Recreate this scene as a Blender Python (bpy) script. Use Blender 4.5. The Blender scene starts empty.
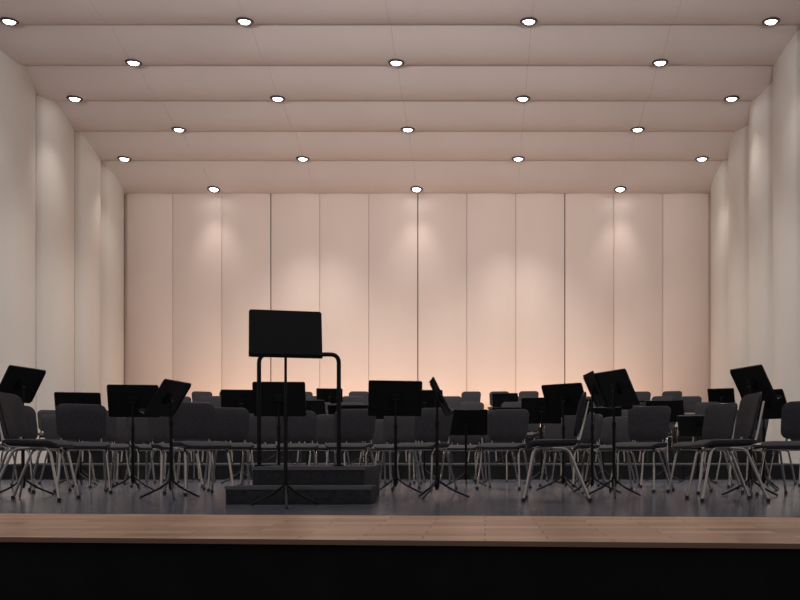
import bpy, bmesh, math, random
from mathutils import Vector, Matrix
random.seed(7)
scene = bpy.context.scene
scene.view_settings.view_transform = 'Standard'
COL = scene.collection

# ---------------------------------------------------------------- materials
def mat(name, col, rough=0.5, metal=0.0, spec=0.5, emit=None, estr=0.0):
    m = bpy.data.materials.new(name); m.use_nodes = True
    b = m.node_tree.nodes['Principled BSDF']
    b.inputs['Base Color'].default_value = (*col, 1)
    b.inputs['Roughness'].default_value = rough
    b.inputs['Metallic'].default_value = metal
    b.inputs['Specular IOR Level'].default_value = spec
    if emit:
        b.inputs['Emission Color'].default_value = (*emit, 1)
        b.inputs['Emission Strength'].default_value = estr
    return m

def noisy(m, c1, c2, scale=3.0, stretch=(1,1,1), bump=0.0, detail=6, bscale=None):
    nt = m.node_tree; b = nt.nodes['Principled BSDF']
    tc = nt.nodes.new('ShaderNodeTexCoord'); mp = nt.nodes.new('ShaderNodeMapping')
    mp.inputs['Scale'].default_value = stretch
    n = nt.nodes.new('ShaderNodeTexNoise'); n.inputs['Scale'].default_value = scale
    n.inputs['Detail'].default_value = detail
    r = nt.nodes.new('ShaderNodeValToRGB')
    r.color_ramp.elements[0].position = .3; r.color_ramp.elements[1].position = .7
    r.color_ramp.elements[0].color = (*c1,1); r.color_ramp.elements[1].color = (*c2,1)
    nt.links.new(tc.outputs['Object'], mp.inputs[0]); nt.links.new(mp.outputs[0], n.inputs['Vector'])
    nt.links.new(n.outputs[0], r.inputs[0]); nt.links.new(r.outputs[0], b.inputs['Base Color'])
    if bump:
        n2 = nt.nodes.new('ShaderNodeTexNoise'); n2.inputs['Scale'].default_value = bscale or scale*20
        nt.links.new(tc.outputs['Object'], n2.inputs['Vector'])
        bp = nt.nodes.new('ShaderNodeBump'); bp.inputs['Strength'].default_value = bump
        bp.inputs['Distance'].default_value = .01
        nt.links.new(n2.outputs[0], bp.inputs['Height']); nt.links.new(bp.outputs[0], b.inputs['Normal'])
    return m

M_wall = noisy(mat('shell_panel_paint', (.6,.52,.48), .55, 0, .3), (.66,.55,.49), (.71,.60,.535), .6, (1,1,.3))
M_side = noisy(mat('shell_side_paint', (.6,.56,.52), .5, 0, .3), (.68,.655,.61), (.73,.705,.66), .6, (1,1,.3))
M_ceil = noisy(mat('ceiling_paint', (.55,.48,.45), .6, 0, .3), (.59,.52,.50), (.63,.56,.54), .5)
M_gap = mat('panel_gap_dark', (.18,.14,.125), .9)
M_fabric = noisy(mat('chair_fabric', (.05,.05,.055), .8, 0, .22), (.019,.018,.021), (.034,.032,.037), 60, bump=.3, bscale=400)
M_frame = mat('chair_frame_metal', (.40,.37,.34), .18, 1.0)
M_foot = mat('rubber_foot', (.01,.01,.01), .8)
M_black = mat('stand_black_metal', (.004,.004,.0045), .5, 0.0, .18)
M_podium = noisy(mat('podium_carpet', (.02,.02,.022), .85, 0, .2), (.020,.020,.022), (.036,.036,.040), 30, bump=.3)
M_edge = mat('podium_edge_trim', (.09,.09,.095), .4, .6)
M_riser = noisy(mat('riser_face', (.02,.02,.022), .8, 0, .2), (.008,.008,.009), (.014,.014,.016), 6)
M_front = noisy(mat('stage_front_black', (.006,.006,.006), .8, 0, .1), (.005,.005,.0055), (.009,.0085,.009), 4)
M_marley = noisy(mat('stage_vinyl_floor', (.06,.06,.075), .17, 0, .5), (.055,.061,.082), (.105,.111,.135), 1.6, (1,3.5,1), bump=.15, bscale=30)
M_trim = mat('light_trim_ring', (.07,.06,.06), .4, .5)
M_bulb = mat('downlight_lens', (1,1,1), .5, 0, .5, (1,.98,.98), 14)
M_house = mat('auditorium_floor', (.03,.015,.015), .9)
M_lip = mat('apron_edge_wood', (.16,.085,.05), .5)

M_wood = mat('apron_wood', (.3,.17,.1), .3)
nt = M_wood.node_tree; b = nt.nodes['Principled BSDF']
tc = nt.nodes.new('ShaderNodeTexCoord')
br = nt.nodes.new('ShaderNodeTexBrick')
br.inputs['Scale'].default_value = 1
br.inputs['Brick Width'].default_value = .55; br.inputs['Row Height'].default_value = .14
br.inputs['Mortar Size'].default_value = .003; br.inputs['Bias'].default_value = 0
br.inputs['Color1'].default_value = (.88,.54,.34,1); br.inputs['Color2'].default_value = (.46,.26,.16,1)
br.inputs['Mortar'].default_value = (.08,.05,.035,1)
nz = nt.nodes.new('ShaderNodeTexNoise'); nz.inputs['Scale'].default_value = 5; nz.inputs['Detail'].default_value = 8
mp = nt.nodes.new('ShaderNodeMapping'); mp.inputs['Scale'].default_value = (1,14,1)
mx = nt.nodes.new('ShaderNodeMixRGB'); mx.blend_type = 'MULTIPLY'; mx.inputs[0].default_value = .45
nt.links.new(tc.outputs['Object'], br.inputs['Vector']); nt.links.new(tc.outputs['Object'], mp.inputs[0])
nt.links.new(mp.outputs[0], nz.inputs['Vector']); nt.links.new(br.outputs[0], mx.inputs[1])
nt.links.new(nz.outputs[0], mx.inputs[2]); nt.links.new(mx.outputs[0], b.inputs['Base Color'])

# ---------------------------------------------------------------- mesh helpers
def finish(bm, name, mats, smooth=True, angle=40):
    bmesh.ops.recalc_face_normals(bm, faces=bm.faces[:])
    me = bpy.data.meshes.new(name)
    for f in bm.faces: f.smooth = smooth
    if smooth:
        for e in bm.edges:
            if len(e.link_faces) == 2 and e.calc_face_angle(0) > math.radians(angle): e.smooth = False
    bm.to_mesh(me); bm.free()
    for m in mats: me.materials.append(m)
    return me

def obj(name, me, loc=(0,0,0), rz=0, parent=None):
    o = bpy.data.objects.new(name, me); COL.objects.link(o)
    o.location = loc; o.rotation_euler = (0,0,rz)
    if parent: o.parent = parent
    return o

def box(bm, x0,x1,y0,y1,z0,z1, mi=0, M=None, bev=0):
    vs = [Vector((x,y,z)) for x in (x0,x1) for y in (y0,y1) for z in (z0,z1)]
    if M: vs = [M@v for v in vs]
    v = [bm.verts.new(p) for p in vs]
    fs = [bm.faces.new([v[i] for i in q]) for q in
          ((0,1,3,2),(4,6,7,5),(0,4,5,1),(2,3,7,6),(0,2,6,4),(1,5,7,3))]
    for f in fs: f.material_index = mi
    if bev:
        es = list({e for f in fs for e in f.edges})
        r = bmesh.ops.bevel(bm, geom=es, offset=bev, segments=2, affect='EDGES', profile=.5)
        for f in r['faces']: f.material_index = mi

def tube(bm, pts, r, mi=0, n=8, cap=True):
    pts = [Vector(p) for p in pts]
    rs = r if isinstance(r, (list,tuple)) else [r]*len(pts)
    rings = []; prev = None
    for i,p in enumerate(pts):
        if i == 0: d = pts[1]-p
        elif i == len(pts)-1: d = p-pts[i-1]
        else: d = (pts[i+1]-p).normalized()+(p-pts[i-1]).normalized()
        d.normalize()
        if prev is None:
            a = Vector((1,0,0)) if abs(d.x) < .9 else Vector((0,1,0))
            u = d.cross(a).normalized()
        else:
            u = (prev - d*prev.dot(d)).normalized()
        prev = u; w = d.cross(u)
        rings.append([bm.verts.new(p+(u*math.cos(2*math.pi*k/n)+w*math.sin(2*math.pi*k/n))*rs[i]) for k in range(n)])
    for i in range(len(rings)-1):
        for k in range(n):
            f = bm.faces.new((rings[i][k], rings[i][(k+1)%n], rings[i+1][(k+1)%n], rings[i+1][k])); f.material_index = mi
    if cap:
        for rg in (rings[0][::-1], rings[-1]):
            f = bm.faces.new(rg); f.material_index = mi

def fillet(pts, rad, seg=4):
    pts = [Vector(p) for p in pts]; out = [pts[0]]
    for i in range(1, len(pts)-1):
        a, p, c = pts[i-1], pts[i], pts[i+1]
        r = min(rad, (a-p).length*.45, (c-p).length*.45)
        s = p+(a-p).normalized()*r; e = p+(c-p).normalized()*r
        for k in range(seg+1):
            t = k/seg; out.append(s*(1-t)**2+p*2*t*(1-t)+e*t*t)
    out.append(pts[-1]); return out

def rrect(w, h, r, n=5):
    o = []
    for cx,cy,a0 in ((w/2-r,h/2-r,0),(-w/2+r,h/2-r,90),(-w/2+r,-h/2+r,180),(w/2-r,-h/2+r,270)):
        for k in range(n+1):
            a = math.radians(a0+90*k/n); o.append((cx+r*math.cos(a), cy+r*math.sin(a)))
    return o

def pad(bm, w, h, t, r, fn, mi=0, bead=.012):
    out = rrect(w, h, r)
    layers = [(.25,-t/2),(.6,-t/2),(1-bead*2.2/w*2,-t/2+.002),(1,-t/4),(1,t/4),(1-bead*2.2/w*2,t/2-.002),(.6,t/2+.005),(.25,t/2+.007)]
    rings = [[bm.verts.new(fn(x*s,y*s,z)) for x,y in out] for s,z in layers]
    n = len(out)
    for i in range(len(rings)-1):
        for k in range(n):
            f = bm.faces.new((rings[i][k],rings[i][(k+1)%n],rings[i+1][(k+1)%n],rings[i+1][k])); f.material_index = mi
    for rg,z in ((rings[0],-t/2),(rings[-1],t/2+.007)):
        c = bm.verts.new(fn(0,0,z))
        for k in range(n):
            f = bm.faces.new((rg[k],rg[(k+1)%n],c)); f.material_index = mi

# ---------------------------------------------------------------- chair (faces -Y)
def chair_mesh():
    bm = bmesh.new()
    def fs(x,y,z):
        wx = x*(1 - .10*(y+.21)/.42)
        drop = -.03*max(0,(-y-.10)/.11)**2
        return Vector((wx, y-.01, .455+z+drop+.012*(x/.22)**2))
    pad(bm, .46, .42, .045, .06, fs, 0)
    rec = math.radians(12)
    def fb(x,y,z):
        wx = x*(1 + .10*(y/.17)*.5)
        c = .030*(x/.22)**2
        yy = .205 + y*math.sin(rec) - z*math.cos(rec) - c
        zz = .680 + y*math.cos(rec) - z*math.sin(rec)
        return Vector((wx, yy, zz))
    pad(bm, .44, .35, .035, .075, fb, 0)
    for s in (-1,1):
        p = fillet([(s*.155,.252,.78),(s*.165,.205,.56),(s*.185,.165,.425),(s*.195,-.165,.418),(s*.225,-.245,.012)], .06)
        tube(bm, p, .0115, 1)
        p = fillet([(s*.195,-.02,.416),(s*.195,.10,.412),(s*.225,.265,.012)], .05)
        tube(bm, p, .0115, 1)
        for fy in (-.245,.265):
            tube(bm, [(s*.225,fy,0),(s*.225,fy,.03)], .016, 2)
    for y in (-.13,.13):
        tube(bm, [(-.195,y,.416),(.195,y,.416)], .009, 1)
    return finish(bm, 'orchestra_chair', [M_fabric, M_frame, M_foot])
CH = chair_mesh()

# ---------------------------------------------------------------- music stand (player on +Y side)
_st = {}
def stand_mesh(zc, tilt, w=.50, h=.335):
    key = (round(zc,2), round(tilt), w)
    if key in _st: return _st[key]
    bm = bmesh.new(); t = math.radians(tilt)
    u = Vector((0,-math.sin(t),math.cos(t))); n = Vector((0,math.cos(t),math.sin(t)))
    c = Vector((0,0,zc)) + n*.03
    M = Matrix(((1,0,0,0),(0,u.y,n.y,0),(0,u.z,n.z,0),(0,0,0,1))); M.translation = c
    ol = rrect(w, h, .018, 3)
    a = [bm.verts.new(M@Vector((x,y,-.003))) for x,y in ol]; b_ = [bm.verts.new(M@Vector((x,y,.003))) for x,y in ol]
    bm.faces.new(a[::-1]); bm.faces.new(b_)
    for k in range(len(ol)): bm.faces.new((a[k],a[(k+1)%len(ol)],b_[(k+1)%len(ol)],b_[k]))
    box(bm, -w/2,w/2,-h/2,-h/2+.005,0,.058,0,M)
    box(bm, -w/2,w/2,-h/2,-h/2+.016,.055,.060,0,M)
    for s in (-1,1): box(bm, s*(w/2-.004)-.003, s*(w/2-.004)+.003, -h/2+.02,h/2-.02,-.010,0,0,M)
    box(bm, -w/2+.02,w/2-.02,h/2-.010,h/2-.004,-.010,0,0,M)
    box(bm, -.045,.045,-.05,.05,-.018,-.003,0,M,.004)
    tube(bm, [(-.03,0,zc-.01),(.03,0,zc-.01)], .013, 0)
    tube(bm, [(0,0,.55),(0,0,zc)], .0095, 0)
    tube(bm, [(0,0,.07),(0,0,.62)], .0145, 0, 10)
    tube(bm, [(0,0,.60),(0,0,.64)], .019, 0, 10)
    tube(bm, [(0,0,.09),(0,0,.17)], .021, 0, 10)
    for k in range(3):
        a0 = math.radians(90+120*k); ca,sa = math.cos(a0),math.sin(a0)
        pts = fillet([(ca*.012,sa*.012,.15),(ca*.10,sa*.10,.085),(ca*.27,sa*.27,.009)], .05)
        tube(bm, pts, .009, 0, 6)
    _st[key] = finish(bm, 'music_stand', [M_black])
    return _st[key]

C = Vector((-1.45, 7.4))
def face(x,y): 
    return math.atan2(C.y-y, C.x-x)+math.pi/2

chairs, stands = [], []
def add_chair(x,y,z=0,rot=None,jit=0.0):
    r = (face(x,y) if rot is None else rot)+random.uniform(-jit,jit)
    chairs.append((x,y)); return obj('orchestra_chair', CH, (x,y,z), r)
def add_stand(x,y,zc,z=0,rot=None,tilt=22):
    r = face(x,y) if rot is None else rot
    stands.append((x,y)); return obj('music_stand', stand_mesh(zc,tilt), (x,y,z), r)
R = math.radians

TIERS = [(13.0,15.0,.22),(15.0,17.0,.46),(17.0,19.0,.70),(19.0,21.2,.94)]
RX0, RX1 = -7.3, 4.9

for a in [(-3.56,7.15,R(98)),(-3.80,8.5,R(30)),(-4.40,8.75,R(70)),(-4.25,10.0,None),(-3.45,10.0,None),
          (-2.60,8.2,R(40)),(-2.60,9.15,R(25)),(-2.05,9.8,None),(-5.3,9.9,None),(-6.0,10.9,None),
          (-1.4,9.4,None),(-.62,9.2,None),(.20,9.5,R(-15)),
          (.56,7.15,R(-97)),(1.55,8.9,R(-30)),(1.90,7.12,R(-86)),(2.07,8.5,R(-66)),(2.75,8.0,R(-50)),
          (.95,10.2,None),(1.75,10.2,None),(3.5,8.9,None),(2.75,10.1,None),(-4.6,7.3,R(75))]:
    add_chair(a[0],a[1],0,a[2],.06)
for a in [(-4.03,7.85,.96,R(82),28),(-4.75,10.5,.92,R(15),22),(-3.56,9.1,.90,R(8),15),(-2.58,7.4,.81,R(84),32),
          (-3.03,11.2,1.0,R(10),18),(-1.97,8.6,.89,R(3),12),(-1.7,11.2,.82,R(0),30),(-.83,8.35,.88,R(12),14),
          (-.40,7.5,.83,R(-83),26),(-.22,10.35,.72,R(0),30),(-.83,12.35,1.08,R(0),22),(.7,11.15,.90,R(0),18),
          (.78,8.95,.90,R(-42),24),(1.11,7.75,.92,R(-66),26),(1.0,8.4,.96,R(-86),24),(2.42,12.1,.93,R(-20),30),
          (2.30,7.80,.96,R(-74),28),(2.85,9.2,.86,R(-50),30),(2.65,11.2,.70,R(-20),40),(-3.3,12.3,.9,R(10),40),
          (-2.45,12.4,.95,R(0),30),(1.6,12.2,.84,R(-10),30),(-5.3,11.8,.9,R(20),30)]:
    add_stand(a[0],a[1],a[2],0,a[3],a[4])

def far(x,y,dc,ds):
    return all(math.hypot(x-a,y-b)>dc for a,b in chairs) and all(math.hypot(x-a,y-b)>ds for a,b in stands)
for rad,step in ((2.9,.7),(3.7,.66),(4.5,.68),(5.2,.7)):
    n = int(math.pi*rad/step)
    for k in range(n+1):
        a = math.pi*k/n; x = C.x+rad*math.cos(a)*1.15; y = C.y+.6+rad*math.sin(a)*.95
        if y > 12.6 or y < 9.4 or x < -6.2 or x > 4.2: continue
        if far(x,y,.62,.48): add_chair(x,y,0,None,.15)
for ti,(y0,y1,h) in enumerate(TIERS[:3]):
    yc = y0+1.15
    x = RX0+.5+(.3 if ti%2 else 0)
    while x < RX1-.4:
        if random.random() < (.95,.92,.88)[ti]:
            add_chair(x, yc+random.uniform(-.08,.08), h, face(x,yc)*.8, .12)
        if random.random() < (.34,.26,.16)[ti]:
            zc = random.choice((.68,.72,.78))
            add_stand(x+random.uniform(.3,.5), y0+.42, zc, h, face(x,yc)*.8, random.choice((22,35,45)))
        x += random.uniform(.60,.78)
for x in (-6.35,-5.7,-4.9,-4.1,-3.45,-2.85,-2.2,-.35,.3,.95,1.6,2.7,3.5,4.15,4.6-.0):
    if x > 4.2: continue
    add_chair(x, 20.2+random.uniform(-.08,.08), TIERS[3][2], face(x,20.2)*.8, .12)

M0 = stand_mesh(1.20, 18, .50, .36)
obj('conductor_music_stand', M0, (-1.40,6.32,0), R(180+14))

# ---------------------------------------------------------------- podium with rail
pod = bpy.data.objects.new('conductor_podium', None); COL.objects.link(pod); pod.location = (-1.37,7.0,0)
def part(name, bm, mats, **k):
    me = finish(bm, name, mats, **k); return obj(name, me, parent=pod)
bm = bmesh.new(); box(bm, -.54,.53,-.38,0.0,0,.13,0,None,.006)
box(bm, -.545,.535,-.386,-.374,.108,.134,1); part('lower_step', bm, [M_podium,M_edge])
bm = bmesh.new(); box(bm, -.44,.43,-.0,1.02,0,.27,0,None,.006)
box(bm, -.445,.435,-.008,.006,.245,.274,1); part('platform', bm, [M_podium,M_edge])
bm = bmesh.new()
tube(bm, fillet([(-.40,.05,.25),(-.40,.05,1.15),(.225,.05,1.15),(.225,.05,.25)], .07, 6), .017, 0, 12)
for x in (-.40,.225):
    tube(bm, [(x,.05,.27),(x,.05,.285)], .04, 0, 16)
part('safety_rail', bm, [M_black])

# ---------------------------------------------------------------- risers
for i,(y0,y1,h) in enumerate(TIERS):
    bm = bmesh.new()
    nseg = 6; w = (RX1-RX0)/nseg
    for k in range(nseg):
        x0 = RX0+k*w+.004; x1 = RX0+(k+1)*w-.004
        box(bm, x0,x1,y0,y1-.004,0,h-.03,0)
        box(bm, x0,x1,y0-.006,y1-.004,h-.03,h,1)
    me = finish(bm, 'stage_riser', [M_riser,M_podium], smooth=False); obj('stage_riser', me)

# ---------------------------------------------------------------- shell
SC = -1.68; XL, XR, YB = -9.03, 5.67, 22.5
bm = bmesh.new()
nP = 12; pw = (XR-XL)/nP
for k in range(nP):
    x0 = XL+k*pw; x1 = x0+pw
    g0 = .014 if k%3==0 else .005; g1 = .014 if (k+1)%3==0 else .005
    x0 += g0; x1 -= g1; N = 12; pr = []
    for j in range(N+1):
        t = j/N; pr.append((x0+(x1-x0)*t, YB-.08*(1-(2*t-1)**2)))
    lo = [bm.verts.new((x,y,0)) for x,y in pr]; hi = [bm.verts.new((x,y,8.2)) for x,y in pr]
    for j in range(N): bm.faces.new((lo[j],lo[j+1],hi[j+1],hi[j]))
    for q,(x,y) in ((0,pr[0]),(N,pr[-1])):
        a = bm.verts.new((x,YB+.05,0)); c = bm.verts.new((x,YB+.05,8.2))
        bm.faces.new((lo[q],hi[q],c,a))
box(bm, XL-.2,XR+.2,YB+.05,YB+.15,0,9,1)
obj('wall_back', finish(bm,'wall_back',[M_wall,M_gap]))
def side(name, X, s, ys):
    bm = bmesh.new()
    for a,b2 in zip(ys[:-1], ys[1:]):
        y1 = a-.012; y0 = b2+.012; N = 14; pr = []
        for j in range(N+1):
            t = j/N; pr.append((X+s*.17*(1-(2*t-1)**2), y0+(y1-y0)*t))
        lo = [bm.verts.new((x,y,0)) for x,y in pr]; hi = [bm.verts.new((x,y,9)) for x,y in pr]
        for j in range(N): bm.faces.new((lo[j],lo[j+1],hi[j+1],hi[j]))
        for q in (0,N):
            x,y = pr[q]; a_ = bm.verts.new((x-s*.06,y,0)); c_ = bm.verts.new((x-s*.06,y,9))
            bm.faces.new((lo[q],hi[q],c_,a_))
    box(bm, X-s*.16, X-s*.06, ys[-1], YB+.1, 0, 9.2, 1)
    obj(name, finish(bm,name,[M_side,M_gap]))
side('wall_left', XL, 1, [22.5,21.15,19.8,18.1,16.4,14.7,13.0,11.3,9.6])
side('wall_right', XR, -1, [22.5,20.9,19.3,17.7,16.1,14.5,12.9,11.3,9.6])

PIT = 1.28
rowsY = [22.1-PIT*k*0.985 for k in range(11)]
rowsZ = [6.93,7.28,7.49,7.65,7.84,8.02,8.17,8.30,8.42,8.5,8.56]
edgesY = [YB] + [ (y-1.0) for y in rowsY]
def zat(y):
    if y >= rowsY[0]: return rowsZ[0]-.10*(y-rowsY[0])/.4
    for i in range(len(rowsY)-1):
        if rowsY[i+1] <= y <= rowsY[i]:
            t = (rowsY[i]-y)/(rowsY[i]-rowsY[i+1]); return rowsZ[i]*(1-t)+rowsZ[i+1]*t
    return rowsZ[-1]
BULGE = .13
def ceil_z(y):
    for i in range(len(edgesY)-1):
        if edgesY[i+1] <= y <= edgesY[i]:
            t = (edgesY[i]-y)/(edgesY[i]-edgesY[i+1])
            return zat(edgesY[i])*(1-t)+zat(edgesY[i+1])*t + .07 - BULGE*math.sin(math.pi*t**.8)*1.0 - .02*(1-t)
    return zat(y)
bm = bmesh.new(); nC = 6; cw = (XR-XL+.3)/nC
for k in range(nC):
    x0 = XL-.15+k*cw+.0015; x1 = x0+cw-.003; prv = None
    for i in range(len(edgesY)-1):
        ya, yb = edgesY[i]-.0005, edgesY[i+1]+.0005; N = 16
        for j in range(N+1):
            y = ya+(yb-ya)*j/N; z = ceil_z(y)
            cur = (bm.verts.new((x0,y,z)), bm.verts.new((x1,y,z)))
            if prv: bm.faces.new((prv[0],prv[1],cur[1],cur[0]))
            prv = cur
box(bm, XL-.3,XR+.3,edgesY[-1],YB+.2,9.0,9.1,1)
obj('ceiling', finish(bm,'ceiling',[M_ceil,M_gap],angle=22))

def dl_mesh():
    bm = bmesh.new(); n = 24
    prof = [(.155,.03),(.155,-.012),(.140,-.026),(.112,-.018),(.105,.004)]
    rings = [[bm.verts.new((r*math.cos(2*math.pi*k/n), r*math.sin(2*math.pi*k/n), z)) for k in range(n)] for r,z in prof]
    for i in range(len(rings)-1):
        for k in range(n): bm.faces.new((rings[i][k],rings[i][(k+1)%n],rings[i+1][(k+1)%n],rings[i+1][k]))
    f = bm.faces.new(rings[-1]); f.material_index = 1
    rg = [bm.verts.new((.075*math.cos(2*math.pi*k/n), .075*math.sin(2*math.pi*k/n), -.03)) for k in range(n)]
    f = bm.faces.new(rg); f.material_index = 1
    for k in range(n):
        f = bm.faces.new((rings[-1][k],rings[-1][(k+1)%n],rg[(k+1)%n],rg[k])); f.material_index = 1
    return finish(bm,'ceiling_downlight',[M_trim,M_bulb])
DL = dl_mesh()
def spotdata(e, size):
    sp = bpy.data.lights.new('spot','SPOT'); sp.energy = e; sp.spot_size = R(size); sp.spot_blend = 1
    sp.shadow_soft_size = .15; sp.color = (1,.92,.87); return sp
S_main, S_back, S_side = spotdata(560,92), spotdata(90,74), spotdata(100,80)
for i,y in enumerate(rowsY):
    xs = (-6.66,-1.68,3.32) if i%2==0 else (-8.35,-4.22,.77,5.02)
    z = ceil_z(y); sl = math.atan((ceil_z(y+.05)-ceil_z(y-.05))/.1)
    for x in xs:
        o = obj('ceiling_downlight', DL, (x,y,z-.004)); o.rotation_euler = (sl,0,0)
        d = S_back if i == 0 else (S_side if (x < -8 or x > 4.5) else S_main)
        l = bpy.data.objects.new('lamp', d); COL.objects.link(l); l.parent = o; l.location = (0,0,-.06)
        l.rotation_euler = (-sl,0,0)

# ---------------------------------------------------------------- floor, apron, stage front
def lipY(x): return 3.86-.085*(x+0.4)
def wedY(x): return 5.42-.07*(x+0.6)
XA, XB = -12, 9
bm = bmesh.new()
v = [bm.verts.new(p) for p in ((XA,wedY(XA),0),(XB,wedY(XB),0),(XB,24,0),(XA,24,0))]
f = bm.faces.new(v); 
obj('floor', finish(bm,'floor',[M_marley],smooth=False))
bm = bmesh.new()
v = [bm.verts.new(p) for p in ((XA,lipY(XA),0),(XB,lipY(XB),0),(XB,wedY(XB),0),(XA,wedY(XA),0))]
bm.faces.new(v)
v2 = [bm.verts.new(p) for p in ((XA,lipY(XA),-.022),(XB,lipY(XB),-.022))]
bm.faces.new((v[0],v[1],v2[1],v2[0])).material_index = 1
obj('floor_apron', finish(bm,'floor_apron',[M_wood,M_lip],smooth=False))
bm = bmesh.new()
v = [bm.verts.new(p) for p in ((XA,lipY(XA)+.03,-.022),(XB,lipY(XB)+.03,-.022),(XB,lipY(XB)+.03,-1.1),(XA,lipY(XA)+.03,-1.1))]
bm.faces.new(v)
v = [bm.verts.new(p) for p in ((XA,lipY(XA),-.022),(XB,lipY(XB),-.022),(XB,lipY(XB)+.03,-.022),(XA,lipY(XA)+.03,-.022))]
bm.faces.new(v)
obj('wall_stage_front', finish(bm,'wall_stage_front',[M_front],smooth=False))
bm = bmesh.new()
bm.faces.new([bm.verts.new(p) for p in ((XA,-6,-1.1),(XB,-6,-1.1),(XB,5.2,-1.1),(XA,5.2,-1.1))])
obj('floor_auditorium', finish(bm,'floor_auditorium',[M_house],smooth=False))

# ---------------------------------------------------------------- unseen fill spots added to brighten ceiling and shell, uplight strip behind risers, world
for x,tx in ((-6,-4),(3,1)):
    l = bpy.data.lights.new('shell_fill','SPOT'); l.energy = 4300; l.spot_size = R(50); l.spot_blend = 1; l.shadow_soft_size = .6
    l.color = (1,.93,.89)
    o = bpy.data.objects.new('shell_fill_spot', l); COL.objects.link(o); o.location = (x,0,3.4)
    o.rotation_euler = (Vector((tx,15,6.4))-o.location).to_track_quat('-Z','Y').to_euler()
l = bpy.data.lights.new('strip','AREA'); l.shape = 'RECTANGLE'; l.size = 12; l.size_y = .12; l.energy = 105; l.color = (1,.60,.38)
o = bpy.data.objects.new('floor_uplight_strip', l); COL.objects.link(o); o.location = (SC,21.45,1.0)
o.rotation_euler = (R(180-20),0,0)
w = bpy.data.worlds.new('World'); scene.world = w; w.use_nodes = True
w.node_tree.nodes['Background'].inputs[0].default_value = (.80,.76,.79,1)
w.node_tree.nodes['Background'].inputs[1].default_value = .48

# ---------------------------------------------------------------- camera
cd = bpy.data.cameras.new('Camera'); cam = bpy.data.objects.new('Camera', cd); COL.objects.link(cam)
cam.location = (0,0,.37); cam.rotation_euler = (R(90),0,0)
cd.sensor_width = 36; cd.lens = 900/800*36
cd.shift_x = -85/800; cd.shift_y = 154/800
cd.clip_end = 200
scene.camera = cam
